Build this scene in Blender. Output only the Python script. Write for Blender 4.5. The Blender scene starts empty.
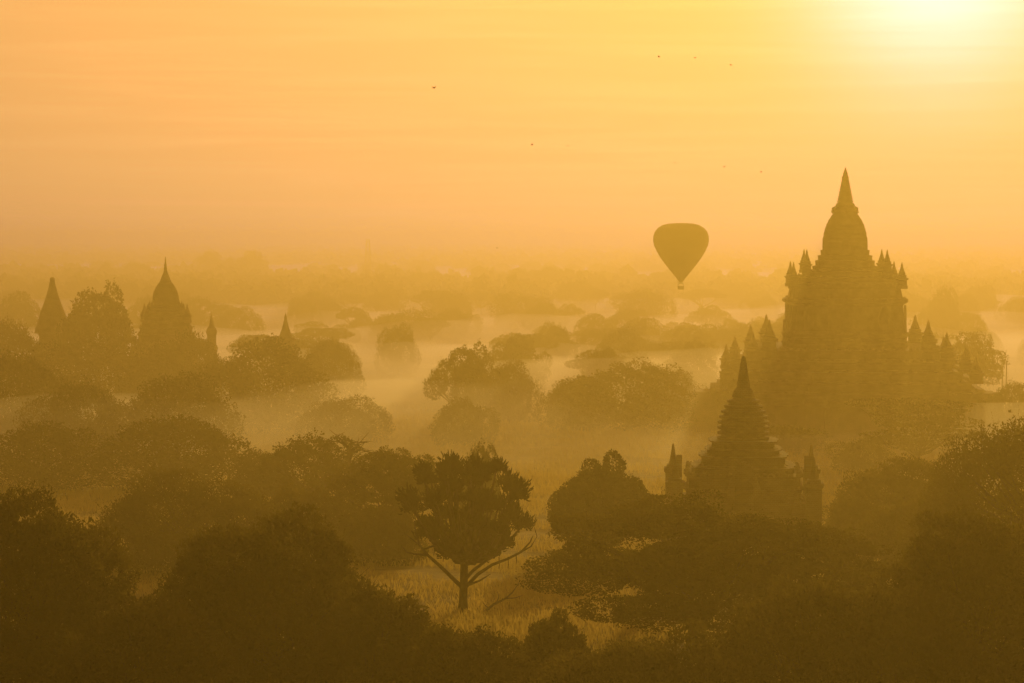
import bpy, bmesh, math, random
import numpy as np
from mathutils import Vector, Matrix

# ------------------------------------------------------------------ camera, sky, sun, exposure
scene = bpy.context.scene
COL = scene.collection
R = math.radians
W_PX, H_PX, F_PX, CAM_H, Y_HOR = 1024, 683, 2309.0, 40.0, 236.0
PITCH = math.atan((341.5 - Y_HOR) / F_PX)

cam_data = bpy.data.cameras.new("camera")
cam_data.sensor_width = 36.0
cam_data.lens = F_PX / W_PX * 36.0
cam_data.clip_start = 1.0
cam_data.clip_end = 90000.0
cam = bpy.data.objects.new("camera", cam_data)
cam.location = (0, 0, CAM_H)
cam.rotation_euler = (R(90) - PITCH, 0, 0)
COL.objects.link(cam)
scene.camera = cam

SUN_EL, SUN_AZ = 7.0, 10.4            # degrees above the horizon, degrees right of the view axis
SUN_DIR = Vector((math.sin(R(SUN_AZ)) * math.cos(R(SUN_EL)), math.cos(R(SUN_AZ)) * math.cos(R(SUN_EL)), math.sin(R(SUN_EL))))
SUN_COL, SUN_STRENGTH = (1.0, 0.632, 0.10), 4.6
HAZE_DENSITY, HAZE_G, HAZE_COL = 0.00140, 0.57, (0.64, 0.535, 0.22)
HAZE_TOP = 53.0
SKY_STRENGTH = 0.10
scene.view_settings.view_transform = 'Standard'
scene.view_settings.look = 'None'
scene.view_settings.gamma = 1.0
scene.view_settings.exposure = -1.0
scene.view_settings.use_curve_mapping = False

sun_data = bpy.data.lights.new("sun", 'SUN')
sun_data.energy = SUN_STRENGTH
sun_data.color = SUN_COL
sun_data.angle = R(0.5)
sun = bpy.data.objects.new("sun", sun_data)
sun.rotation_euler = SUN_DIR.to_track_quat('Z', 'Y').to_euler()
sun.location = (40, 200, 300)
COL.objects.link(sun)

world = bpy.data.worlds.new("World")
scene.world = world
world.use_nodes = True
def build_sky():
    nt = world.node_tree
    N, L = nt.nodes, nt.links
    N.clear()
    out = N.new('ShaderNodeOutputWorld')
    bg = N.new('ShaderNodeBackground')
    bg.inputs['Strength'].default_value = SKY_STRENGTH
    sky = N.new('ShaderNodeTexSky')
    sky.sky_type = 'NISHITA'
    sky.sun_disc = False
    sky.sun_elevation = R(SUN_EL)
    sky.sun_rotation = R(SUN_AZ)
    sky.altitude = 0
    sky.air_density = 2.0
    sky.dust_density = 6.0
    sky.ozone_density = 1.0
    def math_(op, a, b=None, clamp=False):
        n = N.new('ShaderNodeMath'); n.operation = op; n.use_clamp = clamp
        for i, v in enumerate((a, b)):
            if v is None: continue
            if isinstance(v, (int, float)): n.inputs[i].default_value = v
            else: L.new(v, n.inputs[i])
        return n.outputs[0]
    def mix(kind, fac, a, b):
        n = N.new('ShaderNodeMix'); n.data_type = 'RGBA'; n.blend_type = kind; n.clamp_factor = False
        for s, v in ((n.inputs[0], fac), (n.inputs[6], a), (n.inputs[7], b)):
            if isinstance(v, (int, float)): s.default_value = v
            elif isinstance(v, tuple): s.default_value = (*v, 1)
            else: L.new(v, s)
        return n.outputs[2]
    geo = N.new('ShaderNodeTexCoord')
    dirv = geo.outputs['Generated']
    dot = N.new('ShaderNodeVectorMath'); dot.operation = 'DOT_PRODUCT'
    L.new(dirv, dot.inputs[0]); dot.inputs[1].default_value = SUN_DIR
    d = dot.outputs['Value']
    inv = math_('SUBTRACT', 1.0, d)                       # 0 at the sun
    glow = math_('POWER', 2.718, math_('MULTIPLY', inv, -850.0))
    wide = math_('POWER', 2.718, math_('MULTIPLY', inv, -70.0))
    # thin streaks of high cloud: noise on the direction, squashed flat
    mp = N.new('ShaderNodeMapping'); mp.inputs['Scale'].default_value = (7.0, 7.0, 190.0)
    L.new(dirv, mp.inputs['Vector'])
    nz = N.new('ShaderNodeTexNoise'); nz.inputs['Scale'].default_value = 1.0
    nz.inputs['Detail'].default_value = 6.0; nz.inputs['Roughness'].default_value = 0.55
    nz.inputs['Distortion'].default_value = 0.6
    L.new(mp.outputs['Vector'], nz.inputs['Vector'])
    rmp = N.new('ShaderNodeMapRange'); rmp.clamp = True
    rmp.inputs['From Min'].default_value = 0.42; rmp.inputs['From Max'].default_value = 0.78
    L.new(nz.outputs['Fac'], rmp.inputs['Value'])
    streak = rmp.outputs['Result']
    base = mix('MULTIPLY', 1.0, sky.outputs['Color'], TINT)
    broad = math_('POWER', 2.718, math_('MULTIPLY', inv, -3.5))
    base = mix('ADD', broad, base, GLOW_BROAD)
    c = mix('ADD', wide, base, GLOW_WIDE)
    c = mix('ADD', glow, c, GLOW_NEAR)
    c = mix('MULTIPLY', math_('MULTIPLY', streak, 1.0), c, (1.09, 1.10, 1.14))
    L.new(c, bg.inputs['Color'])
    L.new(bg.outputs['Background'], out.inputs['Surface'])
TINT = (0.36, 0.24, 0.07)
GLOW_BROAD = (21.8, 11.3, 3.3)
GLOW_WIDE = (0.35, 0.25, 0.10)
GLOW_NEAR = (9.0, 9.0, 15.0)
build_sky()

# ------------------------------------------------------------------ placing
def elev(py):
    return math.atan((341.5 - py) / F_PX) - PITCH
def slope_z(d):                           # the viewpoint stands on a long low rise that falls away to the plain
    return np.interp(d, [-50, 108, 140, 200, 275, 400, 500, 600, 700, 800, 950], [21.5, 19.2, 17.1, 13.7, 9.9, 6.0, 4.1, 2.6, 1.4, 0.5, 0.0])
def dist_of(base_y):                      # distance at which the ground shows at that height in the frame
    tn = math.tan(-elev(base_y)); lo, hi = 60.0, 60000.0
    for _ in range(60):
        m = (lo + hi) / 2
        if tn * m + float(slope_z(m)) < CAM_H: lo = m
        else: hi = m
    return lo
def height_at(py, d):
    return CAM_H + d * math.tan(elev(py))
def depth_of(d, z=0.0):
    return d * math.cos(PITCH) + (CAM_H - z) * math.sin(PITCH)
def x_of(px, d, z=0.0):
    return (px - 512.0) / F_PX * depth_of(d, z)
def px_per_m(d, z=0.0):
    return F_PX / depth_of(d, z)

def gz_np(x, y):
    fade = np.clip((1600.0 - np.hypot(x, y)) / 900.0, 0, 1) * np.clip((np.hypot(x, y) + 60) / 500.0, 0, 1)
    return slope_z(y) + fade * (0.55 * np.sin(x / 31.0 + 1.3) * np.sin(y / 47.0) + 0.35 * np.sin(x / 13.0 + y / 19.0) - 0.2)
def gz(x, y):
    return float(gz_np(np.array(x), np.array(y)))

# ------------------------------------------------------------------ materials
def new_mat(name):
    m = bpy.data.materials.new(name); m.use_nodes = True
    nt = m.node_tree; nt.nodes.clear()
    out = nt.nodes.new('ShaderNodeOutputMaterial')
    return m, nt, out
def noise_ramp(nt, scale, stops, coord='Object', detail=4.0):
    tc = nt.nodes.new('ShaderNodeTexCoord')
    n = nt.nodes.new('ShaderNodeTexNoise'); n.inputs['Scale'].default_value = scale; n.inputs['Detail'].default_value = detail
    nt.links.new(tc.outputs[coord], n.inputs['Vector'])
    r = nt.nodes.new('ShaderNodeValToRGB')
    e = r.color_ramp.elements
    while len(e) < len(stops): e.new(0.5)
    for el, (p, c) in zip(e, stops):
        el.position = p; el.color = (*c, 1)
    nt.links.new(n.outputs['Fac'], r.inputs['Fac'])
    return r.outputs['Color'], n.outputs['Fac']
def leaf_mat(name, dark, light, trans=0.35, scale=0.55, tcol=None):
    m, nt, out = new_mat(name)
    col, _ = noise_ramp(nt, scale, [(0.32, dark), (0.68, light)])
    oi = nt.nodes.new('ShaderNodeObjectInfo')
    mr = nt.nodes.new('ShaderNodeMapRange'); mr.inputs['To Min'].default_value = 0.75; mr.inputs['To Max'].default_value = 1.25
    nt.links.new(oi.outputs['Random'], mr.inputs['Value'])
    mul = nt.nodes.new('ShaderNodeVectorMath'); mul.operation = 'SCALE'
    nt.links.new(col, mul.inputs[0]); nt.links.new(mr.outputs['Result'], mul.inputs['Scale'])
    d = nt.nodes.new('ShaderNodeBsdfDiffuse'); t = nt.nodes.new('ShaderNodeBsdfTranslucent')
    nt.links.new(mul.outputs['Vector'], d.inputs['Color'])
    if tcol:
        t.inputs['Color'].default_value = (*tcol, 1)
    else:
        nt.links.new(mul.outputs['Vector'], t.inputs['Color'])
    mx = nt.nodes.new('ShaderNodeMixShader'); mx.inputs['Fac'].default_value = trans
    nt.links.new(d.outputs[0], mx.inputs[1]); nt.links.new(t.outputs[0], mx.inputs[2])
    nt.links.new(mx.outputs[0], out.inputs['Surface'])
    return m
def solid_mat(name, a, b, scale=1.2, rough=0.9, bump=0.0, metallic=0.0):
    m, nt, out = new_mat(name)
    col, fac = noise_ramp(nt, scale, [(0.3, a), (0.7, b)], detail=6)
    p = nt.nodes.new('ShaderNodeBsdfPrincipled')
    p.inputs['Roughness'].default_value = rough; p.inputs['Metallic'].default_value = metallic
    p.inputs['Specular IOR Level'].default_value = 0.25
    nt.links.new(col, p.inputs['Base Color'])
    if bump:
        b_ = nt.nodes.new('ShaderNodeBump'); b_.inputs['Strength'].default_value = bump; b_.inputs['Distance'].default_value = 0.15
        nt.links.new(fac, b_.inputs['Height']); nt.links.new(b_.outputs['Normal'], p.inputs['Normal'])
    nt.links.new(p.outputs[0], out.inputs['Surface'])
    return m
def brick_mat(name, a, b, mortar):
    m, nt, out = new_mat(name)
    tc = nt.nodes.new('ShaderNodeTexCoord')
    mp = nt.nodes.new('ShaderNodeMapping'); mp.inputs['Rotation'].default_value = (R(90), 0, 0)
    nt.links.new(tc.outputs['Object'], mp.inputs['Vector'])
    br = nt.nodes.new('ShaderNodeTexBrick'); br.inputs['Scale'].default_value = 1.6
    br.inputs['Color1'].default_value = (*a, 1); br.inputs['Color2'].default_value = (*b, 1); br.inputs['Mortar'].default_value = (*mortar, 1)
    nt.links.new(mp.outputs['Vector'], br.inputs['Vector'])
    col, fac = noise_ramp(nt, 0.45, [(0.3, (0.55, 0.5, 0.45)), (0.72, (1.1, 1.05, 1.0))], detail=8)
    mx = nt.nodes.new('ShaderNodeMix'); mx.data_type = 'RGBA'; mx.blend_type = 'MULTIPLY'; mx.inputs[0].default_value = 1.0
    nt.links.new(br.outputs['Color'], mx.inputs[6]); nt.links.new(col, mx.inputs[7])
    p = nt.nodes.new('ShaderNodeBsdfPrincipled'); p.inputs['Roughness'].default_value = 0.95
    p.inputs['Specular IOR Level'].default_value = 0.1
    nt.links.new(mx.outputs[2], p.inputs['Base Color'])
    bp = nt.nodes.new('ShaderNodeBump'); bp.inputs['Strength'].default_value = 0.6; bp.inputs['Distance'].default_value = 0.2
    nt.links.new(fac, bp.inputs['Height']); nt.links.new(bp.outputs['Normal'], p.inputs['Normal'])
    nt.links.new(p.outputs[0], out.inputs['Surface'])
    return m
M = {
    'leaf': leaf_mat('leaf_green', (0.030, 0.034, 0.012), (0.060, 0.064, 0.022), 0.15),
    'feather': leaf_mat('leaf_feathery', (0.038, 0.042, 0.012), (0.100, 0.100, 0.030), 0.50, tcol=(0.13, 0.105, 0.028)),
    'scrub': leaf_mat('leaf_scrub', (0.030, 0.034, 0.012), (0.090, 0.080, 0.030), 0.48, tcol=(0.16, 0.13, 0.035)),
    'far': leaf_mat('leaf_far', (0.034, 0.040, 0.016), (0.070, 0.075, 0.028), 0.25, 0.2),
    'spurge': leaf_mat('spurge_stem', (0.030, 0.034, 0.014), (0.060, 0.062, 0.024), 0.10),
    'grass': leaf_mat('dry_grass', (0.14, 0.12, 0.032), (0.40, 0.31, 0.11), 0.66, 0.045, tcol=(0.50, 0.38, 0.12)),
    'bark': solid_mat('bark', (0.035, 0.026, 0.018), (0.085, 0.062, 0.042), 3.0, 0.95, 0.4),
    'brick': brick_mat('old_brick', (0.26, 0.16, 0.105), (0.21, 0.13, 0.09), (0.30, 0.25, 0.20)),
    'brick_pale': brick_mat('pale_old_brick', (0.29, 0.20, 0.13), (0.24, 0.16, 0.11), (0.30, 0.26, 0.21)),
    'plaster': solid_mat('grey_plaster', (0.20, 0.17, 0.13), (0.34, 0.30, 0.25), 0.7, 0.9, 0.3),
    'steel': solid_mat('galvanised_steel', (0.16, 0.16, 0.16), (0.26, 0.26, 0.25), 2.0, 0.6, 0, 0.6),
    'balloon': solid_mat('balloon_cloth', (0.16, 0.05, 0.035), (0.19, 0.06, 0.04), 0.4, 0.7),
    'wicker': solid_mat('wicker', (0.14, 0.09, 0.045), (0.24, 0.15, 0.08), 6.0, 0.9, 0.4),
    'bird': solid_mat('dark_feathers', (0.02, 0.02, 0.02), (0.05, 0.045, 0.04), 6.0, 0.8),
    'path': solid_mat('pale_dirt', (0.30, 0.24, 0.15), (0.42, 0.34, 0.22), 0.5, 1.0),
    'dead': solid_mat('dead_wood', (0.10, 0.08, 0.06), (0.20, 0.165, 0.125), 3.0, 0.95, 0.3),
}
def ground_mat():
    m, nt, out = new_mat('ground')
    c1, f1 = noise_ramp(nt, 0.018, [(0.34, (0.16, 0.14, 0.045)), (0.5, (0.32, 0.25, 0.095)), (0.64, (0.48, 0.38, 0.17))], 'Object', 8)
    c2, f2 = noise_ramp(nt, 0.5, [(0.3, (0.6, 0.6, 0.55)), (0.7, (1.15, 1.1, 1.0))], 'Object', 8)
    mx = nt.nodes.new('ShaderNodeMix'); mx.data_type = 'RGBA'; mx.blend_type = 'MULTIPLY'; mx.inputs[0].default_value = 1.0
    nt.links.new(c1, mx.inputs[6]); nt.links.new(c2, mx.inputs[7])
    d = nt.nodes.new('ShaderNodeBsdfPrincipled'); nt.links.new(mx.outputs[2], d.inputs['Base Color'])
    d.inputs['Roughness'].default_value = 0.9; d.inputs['Specular IOR Level'].default_value = 0.05
    bp = nt.nodes.new('ShaderNodeBump'); bp.inputs['Strength'].default_value = 0.8; bp.inputs['Distance'].default_value = 0.4
    nt.links.new(f2, bp.inputs['Height']); nt.links.new(bp.outputs['Normal'], d.inputs['Normal'])
    nt.links.new(d.outputs[0], out.inputs['Surface'])
    return m
M['ground'] = ground_mat()

# ------------------------------------------------------------------ mesh helpers
class MB:
    """collects verts and faces and links them as one mesh object"""
    def __init__(s): s.v, s.q, s.t, s.n = [], [], [], 0
    def add(s, verts, quads=None, tris=None):
        verts = np.asarray(verts, dtype=np.float32).reshape(-1, 3)
        if quads is not None and len(quads): s.q.append(np.asarray(quads, dtype=np.int32).reshape(-1, 4) + s.n)
        if tris is not None and len(tris): s.t.append(np.asarray(tris, dtype=np.int32).reshape(-1, 3) + s.n)
        s.v.append(verts); s.n += len(verts)
    def tube(s, pts, radii, sides=6, cap=True):
        pts = [Vector(p) for p in pts]; k = len(pts); out = []
        up0 = Vector((0.13, 0.31, 0.94))
        for i, p in enumerate(pts):
            t = (pts[min(i + 1, k - 1)] - pts[max(i - 1, 0)])
            if t.length < 1e-6: t = Vector((0, 0, 1))
            t.normalize()
            u = t.cross(up0 if abs(t.dot(up0)) < 0.95 else Vector((1, 0, 0))).normalized(); w = t.cross(u)
            for j in range(sides):
                a = 2 * math.pi * j / sides
                out.append(p + (u * math.cos(a) + w * math.sin(a)) * radii[i])
        q = [(i * sides + j, i * sides + (j + 1) % sides, (i + 1) * sides + (j + 1) % sides, (i + 1) * sides + j) for i in range(k - 1) for j in range(sides)]
        t_ = []
        if cap:
            out += [pts[0], pts[-1]]; a, b = k * sides, k * sides + 1
            t_ = [(a, (j + 1) % sides, j) for j in range(sides)] + [(b, (k - 1) * sides + j, (k - 1) * sides + (j + 1) % sides) for j in range(sides)]
        s.add([tuple(p) for p in out], q, t_)
    def lathe(s, prof, sides=24, c=(0, 0, 0)):
        out = []; k = len(prof)
        for r, z in prof:
            for j in range(sides):
                a = 2 * math.pi * (j + 0.5) / sides
                out.append((c[0] + r * math.cos(a), c[1] + r * math.sin(a), c[2] + z))
        q = [(i * sides + j, i * sides + (j + 1) % sides, (i + 1) * sides + (j + 1) % sides, (i + 1) * sides + j) for i in range(k - 1) for j in range(sides)]
        out += [(c[0], c[1], c[2] + prof[0][1]), (c[0], c[1], c[2] + prof[-1][1])]
        a, b = k * sides, k * sides + 1
        t = [(a, (j + 1) % sides, j) for j in range(sides)] + [(b, (k - 1) * sides + j, (k - 1) * sides + (j + 1) % sides) for j in range(sides)]
        s.add(out, q, t)
    def loft(s, unit, prof, c=(0, 0, 0)):
        """square-ish plan polygon `unit` scaled by each (half width, z) of prof"""
        n = len(unit); k = len(prof); out = []
        for hw, z in prof:
            out += [(c[0] + hw * x, c[1] + hw * y, c[2] + z) for x, y in unit]
        q = [(i * n + j, i * n + (j + 1) % n, (i + 1) * n + (j + 1) % n, (i + 1) * n + j) for i in range(k - 1) for j in range(n)]
        out += [(c[0], c[1], c[2] + prof[0][1]), (c[0], c[1], c[2] + prof[-1][1])]
        a, b = k * n, k * n + 1
        t = [(a, (j + 1) % n, j) for j in range(n)] + [(b, (k - 1) * n + j, (k - 1) * n + (j + 1) % n) for j in range(n)]
        s.add(out, q, t)
    def box(s, x0, x1, y0, y1, z0, z1):
        v = [(x, y, z) for z in (z0, z1) for y in (y0, y1) for x in (x0, x1)]
        s.add(v, [(0, 2, 3, 1), (4, 5, 7, 6), (0, 1, 5, 4), (2, 6, 7, 3), (0, 4, 6, 2), (1, 3, 7, 5)])
    def leaves(s, p, axis, length, width, rng):
        """pointed four-cornered leaf clumps, one per point"""
        n = len(p)
        axis = axis / np.maximum(np.linalg.norm(axis, axis=1, keepdims=True), 1e-6)
        side = np.cross(axis, rng.normal(size=(n, 3))); side /= np.maximum(np.linalg.norm(side, axis=1, keepdims=True), 1e-6)
        l = length[:, None]; w = width[:, None]
        v = np.stack([p - axis * l * 0.5, p + side * w * 0.5 - axis * l * 0.05, p + axis * l * 0.5, p - side * w * 0.5 + axis * l * 0.1], axis=1).reshape(-1, 3)
        s.add(v, np.arange(4 * n).reshape(n, 4))
    def mesh(s, name, mat, smooth=False):
        me = bpy.data.meshes.new(name)
        v = np.concatenate(s.v) if s.v else np.zeros((0, 3), np.float32)
        q = np.concatenate(s.q) if s.q else np.zeros((0, 4), np.int32)
        t = np.concatenate(s.t) if s.t else np.zeros((0, 3), np.int32)
        me.vertices.add(len(v)); me.vertices.foreach_set('co', v.astype(np.float32).ravel())
        loops = np.concatenate([q.ravel(), t.ravel()]).astype(np.int32)
        me.loops.add(len(loops)); me.loops.foreach_set('vertex_index', loops)
        me.polygons.add(len(q) + len(t))
        starts = np.concatenate([np.arange(len(q)) * 4, len(q) * 4 + np.arange(len(t)) * 3]).astype(np.int32)
        me.polygons.foreach_set('loop_start', starts)
        me.polygons.foreach_set('use_smooth', np.full(len(starts), smooth))
        me.update(calc_edges=True); me.validate()
        me.materials.append(mat)
        return me
    def build(s, name, mat, parent=None, smooth=False, loc=None):
        return link(name, s.mesh(name, mat, smooth), parent, loc)
def link(name, me, parent=None, loc=None, rz=0.0, scale=None):
    o = bpy.data.objects.new(name, me); COL.objects.link(o)
    if parent: o.parent = parent
    if loc: o.location = loc
    if rz: o.rotation_euler = (0, 0, rz)
    if scale: o.scale = scale
    return o
def tag(o, label=None, cat=None, group=None, kind=None):
    if label: o['label'] = label
    if cat: o['category'] = cat
    if group: o['group'] = group
    if kind: o['kind'] = kind
    return o
def thing(name, label, cat, loc, rz=0.0, group=None):
    o = bpy.data.objects.new(name, None); COL.objects.link(o)
    o.location = loc; o.rotation_euler = (0, 0, rz); o.empty_display_size = 0.5
    return tag(o, label, cat, group)

# ------------------------------------------------------------------ ground and paths
def spaced(a):
    a = np.array(a, float); return np.unique(np.concatenate([-a, a]))
xs = spaced(list(np.arange(0, 320, 5)) + list(np.arange(320, 1000, 20)) + list(np.geomspace(1000, 34000, 26)))
ys = np.unique(np.concatenate([[-6000, -2500, -1000, -400, -150, 0, 60, 120], np.arange(150, 720, 5), np.arange(720, 1700, 20), np.geomspace(1700, 34000, 30)]))
gx, gy = np.meshgrid(xs, ys)
gv = np.stack([gx, gy, gz_np(gx, gy)], -1).reshape(-1, 3)
nx, ny = len(xs), len(ys)
ii, jj = np.meshgrid(np.arange(nx - 1), np.arange(ny - 1)); b0 = (jj * nx + ii).ravel()
g = MB(); g.add(gv, np.stack([b0, b0 + 1, b0 + nx + 1, b0 + nx], -1))
tag(g.build('ground', M['ground'], smooth=True), kind='structure')
def path_strip(pts, width):
    m = MB(); v = []
    for i, (x, y) in enumerate(pts):
        for k in range(5):
            yy = y + (k / 4 - 0.5) * width; v.append((x, yy, gz(x, yy) + 0.06))
    q = [(i * 5 + k, (i + 1) * 5 + k, (i + 1) * 5 + k + 1, i * 5 + k + 1) for i in range(len(pts) - 1) for k in range(4)]
    m.add(v, q)
    tag(m.build('path', M['path'], smooth=True), kind='structure')
D = dist_of(423); path_strip([(x_of(470 + i * 4, D), D + 1.5 * math.sin(i * 0.5)) for i in range(26)], 4.0)
D = dist_of(493); path_strip([(x_of(-60 + i * 4, D), D + 2.5 * math.sin(i * 0.2)) for i in range(52)], 4.5)

# ------------------------------------------------------------------ temples
UNIT = []
for qd in range(4):
    for x, y in ((1, -.78), (1, -.34), (1.05, -.34), (1.05, .34), (1, .34), (1, .78), (.9, .78), (.9, .9), (.78, .9)):
        a = qd * math.pi / 2; UNIT.append((x * math.cos(a) - y * math.sin(a), x * math.sin(a) + y * math.cos(a)))
SQ = [(1, -1), (1, 1), (-1, 1), (-1, -1)]
def moulded(hw, z0, z1, f=0.28):
    """wall profile with a plinth at the foot and a cornice at the head"""
    h = z1 - z0
    return [(hw + f, z0), (hw + f, z0 + h * .08), (hw + f * .5, z0 + h * .12), (hw, z0 + h * .18), (hw - .02, z0 + h * .74), (hw + f * .5, z0 + h * .79),
            (hw + f * .4, z0 + h * .83), (hw + f * 1.1, z0 + h * .92), (hw + f * 1.1, z0 + h)]
def merlons(m, hw, z, n, w, h, rng=None):
    """battlement leaves along the four edges of a terrace; worn ones are missing"""
    rng = rng or random.Random(int(hw * 100))
    for k in range(n):
        t = -hw + (k + 0.5) * 2 * hw / n
        for sx, sy in ((1, 0), (-1, 0), (0, 1), (0, -1)):
            if rng.random() < 0.22: continue
            hh = h * rng.uniform(0.55, 1.1)
            cx, cy = (sx * hw, t) if sx else (t, sy * hw)
            m.loft(SQ, [(w, 0), (w, hh * .6), (w * .35, hh)], (cx, cy, z - 0.02))
def spire_prof(r0, z0, z1, rings, tip=0.08):
    """ringed cone that thins to a bud"""
    p = []; zr = z0 + (z1 - z0) * 0.70
    for k in range(rings):
        a = k / rings; b = (k + 1) / rings
        ra = r0 * (1 - a * 0.62)
        za = z0 + (zr - z0) * a; zb = z0 + (zr - z0) * b
        p += [(ra, za), (ra * 1.02, za + (zb - za) * .55), (ra * .86, za + (zb - za) * .72), (ra * .86, zb)]
    rb = r0 * 0.34; h = z1 - zr
    p += [(rb * 1.15, zr), (rb * 1.25, zr + h * .12), (rb * .8, zr + h * .3), (rb * .85, zr + h * .42), (rb * .42, zr + h * .72), (tip, z1)]
    return p
def pinnacle_mesh(name, h, w, mat):
    """square pedestal, bell and pointed finial"""
    m = MB()
    m.loft(SQ, [(w * 1.15, -0.3), (w * 1.15, h * .05), (w, h * .08), (w, h * .28), (w * 1.3, h * .33), (w * 1.3, h * .37)])
    m.loft(SQ, [(w * .95, h * .365), (w * .85, h * .44), (w * 1.0, h * .46), (w * .7, h * .5)])
    m.lathe([(w * .72, h * .48), (w * .74, h * .54), (w * .60, h * .62), (w * .44, h * .68), (w * .46, h * .70), (w * .30, h * .78), (w * .22, h * .86), (w * .24, h * .88), (w * .12, h * .95), (.05, h)], 10)
    return m.mesh(name, mat)
def arch_frame(m, w, h, th, y, flame=1.25):
    """pointed doorway with jambs and a flame pediment, standing on the face y (facing -Y)"""
    inner, outer = [], []
    for k in range(17):
        t = k / 16; a = math.pi * t
        ix = -w * math.cos(a); iz = h * .62 + math.sin(a) ** 0.8 * h * .38
        ox = -w * 1.75 * math.cos(a); oz = h * .66 + math.sin(a) ** 2.2 * h * .72 * flame + math.sin(a) * h * .1
        inner.append((ix, iz)); outer.append((ox, oz))
    inner = [(-w, 0)] + inner + [(w, 0)]; outer = [(-w * 1.75, 0)] + outer + [(w * 1.75, 0)]
    n = len(inner)
    v = [(x, y - th, z) for x, z in inner] + [(x, y - th, z) for x, z in outer] + [(x, y, z) for x, z in inner] + [(x, y, z) for x, z in outer]
    q = []
    for i in range(n - 1):
        q += [(i, i + 1, n + i + 1, n + i), (2 * n + i, 3 * n + i, 3 * n + i + 1, 2 * n + i + 1), (n + i, n + i + 1, 3 * n + i + 1, 3 * n + i), (i, 2 * n + i, 2 * n + i + 1, i + 1)]
    m.add(v, q)
def rot_copy(o, k, parent):
    c = o.copy(); COL.objects.link(c); c.parent = parent; c.rotation_euler = (0, 0, k * math.pi / 2); return c

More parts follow.
